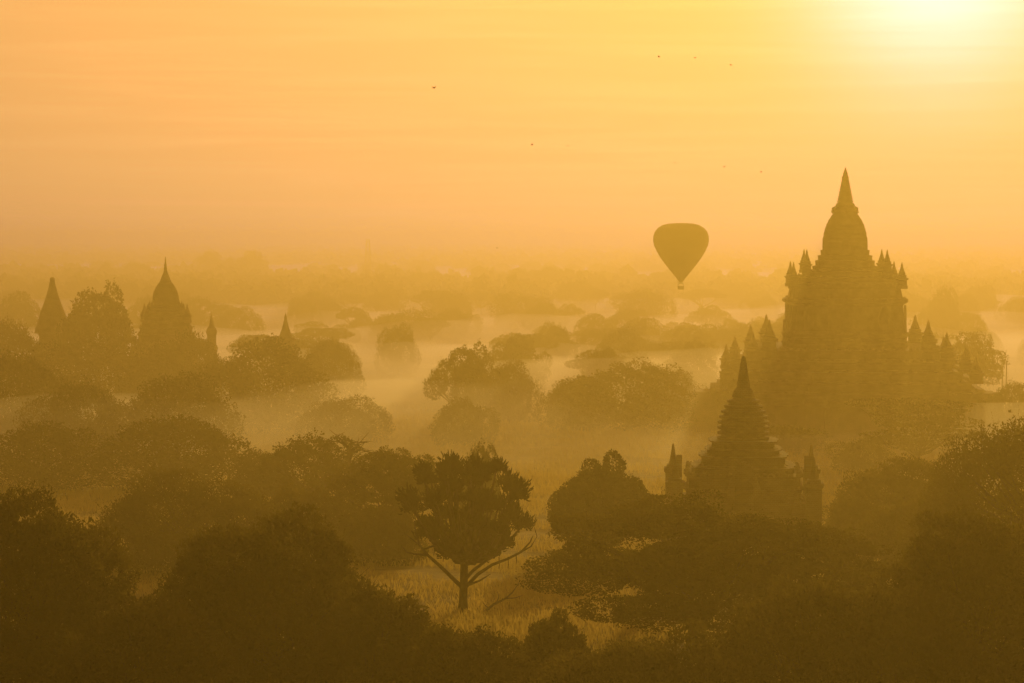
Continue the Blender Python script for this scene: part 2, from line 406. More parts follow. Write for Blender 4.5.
def big_temple():
    d = dist_of(430.0); s = px_per_m(d); cx = x_of(843.5, d)
    zb_ = gz(cx, d) - 0.3; k_ = 4.83 / s; Z = lambda y: (height_at(y, d) - zb_) / k_
    t = thing('temple', 'largest brick temple with a tall spire, stepped terraces and many corner pinnacles', 'temple', (cx, d, zb_), R(3.0) - math.atan(cx / d))
    t.scale = (k_, k_, k_)
    bm_, rng = M['brick'], random.Random(3)
    # lower storey and its terraces
    steps = [(25.6, -0.5, 9.5), (24.0, 9.5, 11.6), (22.4, 11.6, 13.6), (20.4, 13.6, 15.6), (18.4, 15.6, Z(346))]
    for i, (hw, z0, z1) in enumerate(steps):
        m = MB(); m.loft(UNIT, moulded(hw, z0, z1, 0.35 if i else 0.6))
        merlons(m, hw * 0.985, z1, int(hw * 1.5), 0.30, 0.75)
        m.build('terrace', bm_, t)
    m = MB(); m.loft(UNIT, [(a * .925, b) for a, b in [(12.9, Z(346) - 0.3), (13.1, Z(346) + 0.9), (12.6, Z(346) + 1.4), (12.5, Z(337)), (13.2, Z(335)), (13.1, Z(332)), (12.3, Z(329)), (12.0, Z(305)), (12.3, Z(303)), (13.1, Z(301)), (13.0, Z(298.5)), (11.9, Z(297)), (11.5, Z(288)), (11.7, Z(285))]])
    merlons(m, 11.6, Z(298.5), 17, 0.25, 0.6); merlons(m, 11.0, Z(285), 17, 0.25, 0.6)
    up = m.build('upper_storey', bm_, t)
    m = MB(); m.loft(UNIT, [(a * .925, b) for a, b in [(11.0, Z(285) - 0.2), (11.1, Z(283)), (10.1, Z(281)), (9.9, Z(277.5)), (10.2, Z(276.5)), (9.0, Z(275.5)), (8.7, Z(271)), (8.9, Z(270)),
                            (6.7, Z(269.5)), (6.8, Z(266)), (6.1, Z(265.5)), (6.2, Z(260.5)), (5.5, Z(260)), (5.7, Z(255.5)), (5.0, Z(255)), (5.1, Z(250))]])
    merlons(m, 9.2, Z(276.5), 13, 0.22, 0.55); merlons(m, 8.0, Z(270), 11, 0.22, 0.6); merlons(m, 5.6, Z(265.5), 8, 0.2, 0.55); merlons(m, 5.1, Z(260), 8, 0.2, 0.5)
    m.build('stepped_roof', bm_, t)
    # curved tower: square plan, ribbed
    prof = []
    for k in range(29):
        a = k / 28; zz = Z(251) + (Z(209.5) - Z(251)) * a
        hw = float(np.interp(251 - 41.5 * a, [209, 210.5, 212, 214, 217, 221, 226, 232, 239, 246, 251], [7.2, 8.6, 10.0, 11.8, 14.0, 16.4, 18.6, 20.3, 21.4, 21.7, 21.8])) / 4.83 / 1.05
        prof.append((hw + (0.07 if k % 3 == 0 else 0), zz))
    m = MB(); m.loft(UNIT, prof); tw = m.build('curved_tower', bm_, t)
    for k in range(4):                              # dormer niche on each face of the tower
        m = MB(); arch_frame(m, 0.5, 1.6, 0.25, -4.32, 1.1); o = m.build('niche', bm_, tw, loc=(0, 0, 0)); o.rotation_euler = (0, 0, k * math.pi / 2); o.location = (0, 0, Z(250))
    m = MB(); m.lathe([(2.3, Z(210) - .3), (2.35, Z(208.5)), (1.9, Z(207.5)), (2.0, Z(205)), (1.75, Z(203.5))], 20)
    m.lathe(spire_prof(1.75, Z(204.5), Z(167.5), 11), 20)
    sp = m.build('spire', bm_, t)
    for k in range(4):                              # small horns round the spire's foot
        a = k * math.pi / 2
        m = MB(); c = (2.0 * math.cos(a), 2.0 * math.sin(a), 0)
        m.tube([(c[0] * .8, c[1] * .8, Z(215)), (c[0] * 1.28, c[1] * 1.28, Z(211.5)), (c[0] * 1.25, c[1] * 1.25, Z(208.5)), (c[0] * .98, c[1] * .98, Z(206.5))], [.4, .36, .3, .12], 6)
        m.build('horn', bm_, sp)
    pins = [(39.0, 272, 249.2, 0.85, True), (52.3, 286, 261.6, 0.95, True), (76.0, 346, 317, 1.35, False), (92.0, 355, 328, 1.25, False), (108.0, 364, 341, 1.15, False), (117.0, 374, 350, 1.15, False)]
    for off, yb, yt, w, mid in pins:
        hw = off / 4.83; zb = Z(yb); me = pinnacle_mesh('pinnacle', Z(yt) - zb, w, bm_)
        for sx, sy in ((1, 1), (1, -1), (-1, 1), (-1, -1)):
            link('pinnacle', me, t, (sx * hw, sy * hw, zb))
        if mid and hw > 14:
            for sx, sy in ((1, 0), (-1, 0), (0, 1), (0, -1)):
                link('pinnacle', me, t, (sx * hw * 1.02, sy * hw * 1.02, zb), scale=(0.8, 0.8, 0.7))
    for k in range(4):                              # porches of the lower storey, doorways of the upper one
        m = MB(); m.box(-5.2, 5.2, -31.2, -26.0, -0.6, 7.0); m.loft(SQ, [(1, 0), (1, .9), (.3, 1.8)], (0, -28.4, 7.0)); m.box(-4.4, 4.4, -30.6, -26.2, 7.0, 8.4)
        o = m.build('porch', bm_, t); o.rotation_euler = (0, 0, k * math.pi / 2)
        m = MB(); arch_frame(m, 1.9, 5.0, 0.8, -31.2); m.build('doorway', bm_, o)
        m = MB(); arch_frame(m, 1.5, 3.4, 0.5, -12.1, 1.0); o = m.build('doorway', bm_, t); o.rotation_euler = (0, 0, k * math.pi / 2); o.location = (0, 0, Z(344))
        for sx in (-1, 1):
            for xx in (9.5, 15.5):
                m = MB(); arch_frame(m, 0.9, 3.2, 0.5, -25.65, 1.1); o = m.build('window', bm_, t); o.rotation_euler = (0, 0, k * math.pi / 2)
                o.location = (sx * xx * math.cos(k * math.pi / 2), sx * xx * math.sin(k * math.pi / 2), 2.5)
            m = MB(); arch_frame(m, 0.7, 2.8, 0.45, -11.55, 1.1); o = m.build('window', bm_, t); o.rotation_euler = (0, 0, k * math.pi / 2)
            o.location = (sx * 7.4 * math.cos(k * math.pi / 2), sx * 7.4 * math.sin(k * math.pi / 2), Z(325))
big_temple()

def ringed_stupa():
    d = dist_of(540.0); s = px_per_m(d, 10); cx = x_of(742.0, d)
    zb_ = gz(cx, d) - 0.2; Z = lambda y: height_at(y, d) - zb_
    w = lambda p: p / s
    t = thing('stupa', 'ridged bell shaped brick stupa on stepped terraces with pinnacles at its corners', 'stupa', (cx, d, zb_), R(1.0) - math.atan(cx / d))
    bm_ = M['brick_pale']
    for hw, y0, y1, f, n in ((w(57), 545, 471, .22, 17), (w(48), 471, 464, .12, 0), (w(39.5), 464, 453.5, .22, 0), (w(34), 453.5, 447.5, .2, 0), (w(29.5), 447.5, 439, .28, 0)):
        m = MB()
        if y0 == 545:
            m.loft(UNIT, moulded(hw, -0.6, Z(498), .25)); m.loft(UNIT, moulded(hw - .25, Z(498) - .02, Z(486), .2)); m.loft(UNIT, moulded(hw - .3, Z(486) - .02, Z(471), .22))
        else:
            m.loft(UNIT, moulded(hw, Z(y0) - .03, Z(y1), f))
        if n: merlons(m, hw * .97, Z(y1), n, .18, .42)
        m.build('terrace', bm_, t)
    prof = []                                       # bell: ridges all the way up
    nr = 8
    for k in range(nr):
        a, b = k / nr, (k + 1) / nr
        r = lambda u: w(24.0 - 1.2 * u) if u < .35 else w(23.6 - 13.2 * ((u - .35) / .65) ** 1.55)
        za, zb = Z(439) + (Z(397) - Z(439)) * a, Z(439) + (Z(397) - Z(439)) * b
        prof += [(r(a) + .15, za), (r(a) + .19, za + (zb - za) * .42), (r(a) - .16, za + (zb - za) * .58), (r(b) - .16, zb)]
    prof += [(w(11.5), Z(396.5)), (w(9.5), Z(391)), (w(7.6), Z(388))]
    m = MB(); m.loft([(math.cos(a), math.sin(a)) for a in np.linspace(0, 2 * math.pi, 33)[:-1]], prof); m.build('bell', bm_, t)
    m = MB(); m.lathe([(w(7.2), Z(389)), (w(6.6), Z(386)), (w(6.4), Z(383)), (w(5.6), Z(379)), (w(5.0), Z(375)), (w(4.2), Z(370)), (w(3.4), Z(365)), (w(2.6), Z(361)), (w(2.4), Z(358.5)), (w(1.6), Z(356.6)), (.04, Z(355.6))], 18)
    m.build('spire', bm_, t)
    m = MB(); h = Z(450) ; b = w(7.9)
    m.loft(SQ, [(b * 1.1, -0.5), (b * 1.1, .4), (b, .6), (b * .97, Z(480)), (b * 1.12, Z(478.5)), (b * 1.2, Z(476)), (b * 1.2, Z(474.8)), (b * .85, Z(474)), (b * .8, Z(471.5))])
    m.lathe([(b * .66, Z(472)), (b * .56, Z(470)), (b * .42, Z(466)), (b * .32, Z(461)), (b * .22, Z(456)), (b * .17, Z(453)), (b * .11, Z(451)), (.03, h)], 12)
    me = m.mesh('pinnacle', bm_); o_ = w(68.5)
    for sx, sy in ((1, 1), (1, -1), (-1, 1), (-1, -1)): link('pinnacle', me, t, (sx * o_ * (1.03 if sy > 0 else .975), sy * o_, 0))
    for k in range(4):
        m = MB(); arch_frame(m, 0.8, 2.6, 0.5, -w(57) * 1.05 - 0.08, 1.15); o = m.build('niche', bm_, t); o.rotation_euler = (0, 0, k * math.pi / 2); o.location = (0, 0, Z(503))
ringed_stupa()

def cone_stupa(px, base_y, prof_px, label, mat, base_hw, terr):
    d = dist_of(base_y); s = px_per_m(d, 15); cx = x_of(px, d)
    t = thing('stupa', label, 'stupa', (cx, d, gz(cx, d) - 0.2), -math.atan(cx / d)); zb_ = t.location.z
    prof = [(hw / s, height_at(y, d) - zb_) for hw, y in prof_px]
    m = MB(); m.lathe(prof, 28); m.build('bell', M[mat], t, smooth=False)
    z1 = prof[0][1]; n = terr
    for k in range(n):
        hw = base_hw / s * (1 - k * 0.11); m = MB(); m.loft(UNIT, moulded(hw, z1 * k / n - (.3 if k == 0 else 0), z1 * (k + 1) / n + .02, .2)); merlons(m, hw * .97, z1 * (k + 1) / n, 10, .2, .45); m.build('terrace', M[mat], t)
cone_stupa(53.5, 396, [(18.5, 333), (17.6, 331), (17.2, 328), (15.4, 325), (14.8, 321), (12.6, 314), (10.4, 308), (8.2, 302), (6.4, 297), (5.0, 292), (3.8, 287.5), (3.0, 284), (2.5, 281.5), (2.4, 279), (1.9, 277.6), (.2, 277)],
           'plain cone shaped stupa left of the dark ragged tree', 'brick', 23, 5)
cone_stupa(286, 402, [(7.4, 339), (6.6, 336.5), (5.6, 334), (4.6, 331), (3.6, 328), (2.8, 325), (2.0, 322), (1.3, 319.5), (1.5, 318), (1.2, 316.4), (.7, 315), (.1, 312.6)],
           'small lone stupa with a flared needle spire amid the trees left of centre', 'brick', 13, 4)
cone_stupa(212, 396, [(4.6, 331), (4.4, 328.5), (3.6, 327.4), (2.6, 326), (2.2, 324.5), (1.9, 322), (1.4, 319), (1.1, 317), (.8, 315), (.1, 312.8)],
           'smallest stupa with a stubby finial just right of the domed temple', 'brick_pale', 6.5, 4)

def domed_temple():
    d = dist_of(402.0); s = px_per_m(d, 15); cx = x_of(166.5, d); zb_ = gz(cx, d) - 0.3; Z = lambda y: height_at(y, d) - zb_; w = lambda p: p / s
    t = thing('temple', 'distant brick temple with a rounded dome and needle spire beside the ragged tree', 'temple', (cx, d, zb_), R(5) - math.atan(cx / d))
    bm_ = M['brick']
    for hw, y0, y1 in ((31, 405, 372), (29, 372, 352), (26.5, 352, 342), (25.5, 342, 334), (24, 334, 327), (22, 327, 321), (19, 321, 315), (16, 315, 309.5), (13.4, 309.5, 305)):
        m = MB(); m.loft(UNIT, moulded(w(hw) , Z(y0) - .03, Z(y1), .22)); merlons(m, w(hw) * .97, Z(y1), 11, .2, .5); m.build('terrace', bm_, t)
    pr = [(12.3, 305.2), (12.4, 303), (12.2, 299), (11.8, 295.5), (10.8, 291.5), (9.4, 288), (7.6, 285), (6.0, 282.6)]
    m = MB(); m.loft(UNIT, [(w(a), Z(b)) for a, b in pr]); m.build('dome', bm_, t)
    m = MB(); m.lathe([(w(6.2), Z(283)), (w(5.6), Z(281)), (w(4.8), Z(279.5)), (w(4.2), Z(277.5)), (w(3.2), Z(275)), (w(2.2), Z(272.5)), (w(1.5), Z(270)), (w(1.7), Z(268.8)), (w(1.2), Z(267)), (w(1.3), Z(265)), (w(.7), Z(262.5)), (w(.6), Z(260)), (.05, Z(256.8))], 16); m.build('spire', bm_, t)
    for off, yb, yt, ww in ((19.5, 321, 303.5, .75), (14.5, 311, 300.5, .6)):
        me = pinnacle_mesh('pinnacle', Z(yt) - Z(yb), ww, bm_)
        for sx, sy in ((1, 1), (1, -1), (-1, 1), (-1, -1)): link('pinnacle', me, t, (sx * w(off), sy * w(off), Z(yb)))
    for k in range(4):
        m = MB(); m.box(-2.6, 2.6, -w(27) - 4.2, -w(27), -.5, 4.6); o = m.build('porch', bm_, t); o.rotation_euler = (0, 0, k * math.pi / 2)
        m = MB(); arch_frame(m, 1.1, 3.2, .5, -w(27) - 4.2); m.build('doorway', bm_, o)
domed_temple()

# ------------------------------------------------------------------ trees
def crown_points(style, W, H, n, rng):
    """points and outward directions of leaf clumps for a crown W wide and H tall (foot at z = 0)"""
    lobes = []
    if style == 'dome':
        k = 17
        for i in range(k):
            az = 2.39996 * i + rng.uniform(-.4, .4); u = (i + .5) / k
            el = math.asin(min(.98, .06 + .92 * u)); f = rng.uniform(.44, .78)
            rr = rng.uniform(.12, .27)
            lobes.append((W * .5 * f * 1.12 * math.cos(el) * math.cos(az), W * .5 * f * 1.12 * math.cos(el) * math.sin(az), H * (.16 + .66 * f * 1.05 * math.sin(el)), W * rr * rng.uniform(.85, 1.15), W * rr, H * rr * rng.uniform(.9, 1.35)))
        lobes.append((0, 0, H * .42, W * .33, W * .33, H * .36))
    elif style == 'ragged':
        for i in range(24):
            az = 2.39996 * i + rng.uniform(-.5, .5); u = (i + .5) / 24
            el = math.asin(min(.98, -.1 + 1.06 * u)); f = rng.uniform(.5, .86)
            rr = rng.uniform(.09, .17)
            f2 = f * (1.2 - .55 * u); lobes.append((W * .5 * f2 * math.cos(el) * math.cos(az), W * .5 * f2 * math.cos(el) * math.sin(az), H * (.34 + .58 * f * math.sin(el)), W * rr, W * rr, H * rng.uniform(.09, .16)))
        lobes.append((0, 0, H * .4, W * .26, W * .26, H * .26))
    elif style == 'flat':
        for i in range(26):
            az = 2.39996 * i + rng.uniform(-.5, .5); u = rng.random(); lev = rng.choice([.36, .5, .64, .78, .9])
            reach = .5 * (1.0 - .55 * max(0, lev - .5) * 1.4) * rng.uniform(.25, .82)
            rr = rng.uniform(.12, .21)
            lobes.append((W * reach * math.cos(az), W * reach * math.sin(az), H * lev, W * rr, W * rr, H * rng.uniform(.035, .075)))
        lobes.append((0, 0, H * .72, W * .3, W * .3, H * .16)); lobes.append((W * .05, 0, H * .5, W * .24, W * .24, H * .14))
    elif style == 'tier':
        for i in range(27):                             # boughs: pads of fine leaves strung along each
            az = 2.39996 * i + rng.uniform(-.5, .5); lev = rng.uniform(.16, .80); out = .5 * (1 - .45 * max(0, lev - .4)) * rng.uniform(.85, 1.05)
            for f in (.30, .46, .62, .78, .93):
                f += rng.uniform(-.05, .05); rr = W * rng.uniform(.06, .115)
                lobes.append((W * out * f * math.cos(az) + rng.uniform(-.04, .04) * W, W * out * f * math.sin(az) + rng.uniform(-.04, .04) * W, H * (lev + .16 * f - .10 * f * f + rng.uniform(-.02, .03)), rr * 1.25, rr * 1.25, H * rng.uniform(.03, .075)))
        for i in range(22):
            az = 2.39996 * i; f = math.sqrt((i + .5) / 22) * .40
            lobes.append((W * f * math.cos(az), W * f * math.sin(az), H * (.90 - 1.0 * f * f + rng.uniform(-.13, .09)), W * rng.uniform(.06, .11), W * rng.uniform(.06, .11), H * rng.uniform(.04, .09)))
    elif style == 'umbrella':
        for i in range(16):
            az = 2.39996 * i + rng.uniform(-.4, .4); f = math.sqrt((i + .5) / 16)
            lobes.append((W * .36 * f * math.cos(az), W * .36 * f * math.sin(az), H * (.86 - .22 * f * f + rng.uniform(-.04, .04)), W * rng.uniform(.12, .17), W * rng.uniform(.12, .17), H * rng.uniform(.07, .11)))
    elif style == 'scrub':
        for i in range(22):
            az = 2.39996 * i + rng.uniform(-.5, .5); u = (i + .5) / 22; f = rng.uniform(.5, .8)
            el = math.asin(min(.97, .02 + .95 * u)); rr = rng.uniform(.13, .22)
            lobes.append((W * .5 * f * math.cos(el) * math.cos(az), W * .5 * f * math.cos(el) * math.sin(az), H * (.12 + .68 * f * math.sin(el)), W * rr, W * rr, H * rng.uniform(.16, .28)))
        lobes.append((0, 0, H * .3, W * .36, W * .36, H * .34))
    L = np.array(lobes)
    area = L[:, 3] * L[:, 5] + L[:, 3] ** 2 * .5
    nr = np.random.default_rng(rng.randrange(1 << 30))
    idx = nr.choice(len(L), size=int(n * 1.9), p=area / area.sum())
    u = nr.normal(size=(len(idx), 3)); u /= np.linalg.norm(u, axis=1, keepdims=True)
    rad = 1.0 - .34 * nr.random(len(idx)) ** 1.6
    # uneven surface: several waves of bumps, so the outline breaks up
    c, r = L[idx, :3], L[idx, 3:]
    base = c + u * r
    ph = nr.random(6) * 6.28; kf = 6.28 / W
    wob = (np.sin(base[:, 0] * kf * 3.1 + ph[0]) * np.sin(base[:, 1] * kf * 3.7 + ph[1]) + np.sin(base[:, 2] * kf * 6.0 + base[:, 0] * kf * 5.0 + ph[2]) * .8 + np.sin(base[:, 1] * kf * 11 + base[:, 0] * kf * 9 + ph[3]) * .5)
    rad *= 1 + .10 * wob
    p = c + u * r * rad[:, None]
    dens = np.sin(p[:, 0] * kf * 7 + ph[4]) * np.sin(p[:, 1] * kf * 8 + ph[5]) + np.sin(p[:, 2] * kf * 10 + p[:, 0] * kf * 4)
    keep = (p[:, 2] > .01 * H) & (dens > -1.15 + .5 * nr.random(len(p)))
    dmin = np.full(len(p), 9.0)
    for j in range(len(L)):
        q = np.sqrt((((p - L[j, :3]) / L[j, 3:]) ** 2).sum(1)); q[idx == j] = 9; dmin = np.minimum(dmin, q)
    keep &= (dmin > .62) | (nr.random(len(p)) < .12)
    p, u = p[keep][:n], u[keep][:n]
    return p, u, L, nr
def crown_mesh(style, W, H, n, leaf, seed, mat, blade=1.9):
    rng = random.Random(seed)
    p, u, L, nr = crown_points(style, W, H, n, rng)
    m = MB()
    fx = max(np.percentile(np.abs(p[:, 0]), 98.5), np.percentile(np.abs(p[:, 1]), 98.5)) / (W * .5); fz = np.percentile(p[:, 2], 99) / (H * .97)
    p = p / np.array([fx, fx, fz]); L = L / np.array([fx, fx, fz, fx, fx, fz])
    up = np.array([0, 0, 1.0])
    a = u * .7 + nr.normal(size=u.shape) * .75 + up * (.45 if style in ('scrub', 'dome') else .1)
    if style in ('flat', 'umbrella', 'tier'): a[:, 2] *= .6
    sz = leaf * nr.uniform(.6, 1.35, len(p))
    m.leaves(p, a, sz * blade * .75, sz * .75, nr)
    # twigs of leaves that stand out of the outline
    k = int(n * .012) + 30
    ids = nr.choice(len(p), k)
    tp, ta, ts = [], [], []
    for i in ids:
        if p[i, 2] < H * .3: continue
        dr = u[i] * .8 + nr.normal(size=3) * .45 + up * (.9 if style == 'scrub' else .5)
        if style in ('flat', 'umbrella', 'tier'): dr[2] *= .4
        dr /= np.linalg.norm(dr); ln = W * nr.uniform(.02, .06) * (1.5 if style == 'scrub' else 1)
        nn = int(nr.integers(5, 10))
        for j in range(nn):
            tp.append(p[i] + dr * ln * (j + .3) / nn + nr.normal(size=3) * leaf * .3); ta.append(dr + nr.normal(size=3) * .7); ts.append(leaf * nr.uniform(.5, .9))
    if tp: m.leaves(np.array(tp), np.array(ta), np.array(ts) * blade * .7, np.array(ts) * .6, nr)
    me = m.mesh('crown', M[mat])
    return me, L, rng
def trunk_mesh(W, H, L, rng, thick, mat='bark', limbs=9, high=0.0, arc=-.04):
    m = MB(); fork = H * rng.uniform(.14 + high, .24 + high)
    fx, fy = W * rng.uniform(-.03, .03), W * rng.uniform(-.03, .03)
    m.tube([(0, 0, -.6), (0, 0, .05), (fx * .4, fy * .4, fork * .5), (fx, fy, fork)], [thick * 1.5, thick * 1.25, thick, thick * .9], 8)
    for c in list(L)[-limbs:] + list(L)[4:5 * limbs:5 if len(L) > 90 else 3]:
        e = Vector(c[:3]); s = Vector((fx, fy, fork * rng.uniform(.75, 1.0))); mid = s.lerp(e, .5) + Vector((rng.uniform(-.05, .05) * W, rng.uniform(-.05, .05) * W, arc * H))
        if e.z < fork * .8: continue
        r0 = thick * rng.uniform(.4, .6)
        m.tube([s, s.lerp(mid, .5), mid, mid.lerp(e, .55), e], [r0, r0 * .8, r0 * .6, r0 * .4, r0 * .15], 5, False)
        for _ in range(2):
            e2 = e + Vector((rng.uniform(-1, 1) * c[3], rng.uniform(-1, 1) * c[4], rng.uniform(.1, .9) * c[5])); m.tube([mid, mid.lerp(e2, .5), e2], [r0 * .4, r0 * .25, r0 * .08], 4, False)
    return m.mesh('trunk', M[mat])

PROTO_W, PROTO_H = 14.0, 10.0
protos = {}
for style, cnt, n, leaf, mat in (('dome', 6, 26000, .21, 'leaf'), ('ragged', 3, 17000, .23, 'leaf'), ('umbrella', 3, 14000, .20, 'leaf'), ('flat', 2, 20000, .19, 'leaf'), ('scrub', 2, 22000, .20, 'scrub')):
    for k in range(cnt):
        cm, L, rng = crown_mesh(style, PROTO_W, PROTO_H, n, leaf, hash((len(style), k)) % 9999 + k * 7 + len(style) * 31, mat)
        protos.setdefault(style, []).append((cm, trunk_mesh(PROTO_W, PROTO_H, L, rng, .34, limbs=4 if style == 'umbrella' else 9, high=.2 if style == 'umbrella' else 0)))
NAMES = {'tier': ('thorn_tree', 'tree'), 'dome': ('broad_tree', 'tree'), 'ragged': ('ragged_tree', 'tree'), 'umbrella': ('umbrella_tree', 'tree'), 'flat': ('thorn_tree', 'tree'), 'scrub': ('bush', 'bush')}
pick = random.Random(11)
footprints = []
def tree(style, px, top, width, base, label, own=False, leaf=.26, n=45000, group=None, dy=0.0):
    d = dist_of(base) + dy; s = px_per_m(d); x = x_of(px, d)
    z = gz(x, d); H = height_at(top, d) - z; Wd = width / s
    nm, cat = NAMES[style]
    t = thing(nm, label, cat, (x, d, z - .05), pick.uniform(0, 6.28), group)
    if own:
        mat = {'tier': 'feather', 'dome': 'leaf', 'ragged': 'leaf', 'umbrella': 'feather', 'flat': 'feather', 'scrub': 'scrub'}[style]
        cm, L, rng = crown_mesh(style, Wd, H * 1.0, n, leaf, int(px * 7 + top), mat, 2.2 if style == 'scrub' else 1.9)
        link('trunk', trunk_mesh(Wd, H, L, rng, max(.12, Wd * (.016 if style == 'tier' else .022)), limbs=(5 if style == 'tier' else 12), arc=(.07 if style == 'tier' else -.04)), t); link('crown', cm, t)
    else:
        cm, tm = pick.choice(protos[style]); sc = (Wd / PROTO_W, Wd / PROTO_W * pick.uniform(.9, 1.1), H / PROTO_H)
        link('trunk', tm, t, scale=sc); link('crown', cm, t, scale=sc)
    footprints.append((x, d, Wd / 2))
    return t

NEAR = [   # style, px, top, width, base, label, leaf, n
    ('scrub', 30, 499, 240, 705, 'darkest broad bushy tree filling the lower left corner', .24, 70000),
    ('scrub', 200, 473, 215, 566, 'wide feathery bush with a soft pale outline behind the lower left bushes', .24, 52000),
    ('scrub', 270, 520, 235, 690, 'round topped dark bushy tree with a lit rim on the lower left', .24, 70000),
    ('scrub', 298, 487, 80, 556, 'small feathery bush poking up behind the round topped bushy tree', .24, 18000),
    ('scrub', 385, 588, 120, 722, 'low dark bush left of the lone tree and nearer than it', .22, 30000),
    ('scrub', 140, 600, 170, 745, 'low shaggy bush at the bottom edge in the lower left', .22, 34000),
    ('scrub', 470, 628, 140, 745, 'low shaded bush at the bottom edge below the lone tree', .22, 26000),
    ('scrub', 553, 620, 92, 715, 'small dark rounded bush right of the dry grass patch', .22, 22000),
    ('scrub', 640, 640, 190, 760, 'wide low dark bush at the bottom edge under the layered thorn tree', .22, 34000),
    ('tier', 690, 507, 320, 648, 'largest thorn tree with layered flat boughs in front of the ridged stupa', .20, 85000),
    ('scrub', 800, 585, 190, 725, 'dark bush at the foot of the largest thorn tree on its right', .22, 40000),
    ('tier', 815, 530, 180, 636, 'low spreading thorn tree right of the largest layered one', .20, 36000),
    ('scrub', 985, 524, 230, 710, 'dark shaggy bush with a pale lit top in the lower right corner', .24, 66000),
    ('scrub', 895, 590, 160, 735, 'low dark bush at the bottom edge in the lower right', .22, 34000),
    ('scrub', 1045, 412, 290, 590, 'tall dense tree rising at the right edge above the bushes', .24, 80000),
    ('scrub', 890, 460, 125, 540, 'rounded feathery bush on the slope right of the ridged stupa', .26, 36000),
    ('scrub', 856, 499, 72, 550, 'small pale bush just right of the ridged stupa', .24, 20000),
    ('scrub', 922, 498, 130, 570, 'shaggy bush in front of the tall tree at the right edge', .25, 36000),
    ('ragged', 600, 458, 122, 562, 'lumpy dense tree between the lone tree and the ridged stupa', .27, 36000),
    ('tier', 392, 453, 122, 550, 'flat topped feathery tree just behind the lone tree on its left', .27, 30000),
    ('scrub', 376, 508, 92, 562, 'rounded shrub under the flat topped feathery tree', .25, 22000),
]
for st, px, top, wd, base, lab, leaf, n in NEAR:
    tree(st, px, top, wd, base, lab, True, leaf * .54, int(n * 1.5))
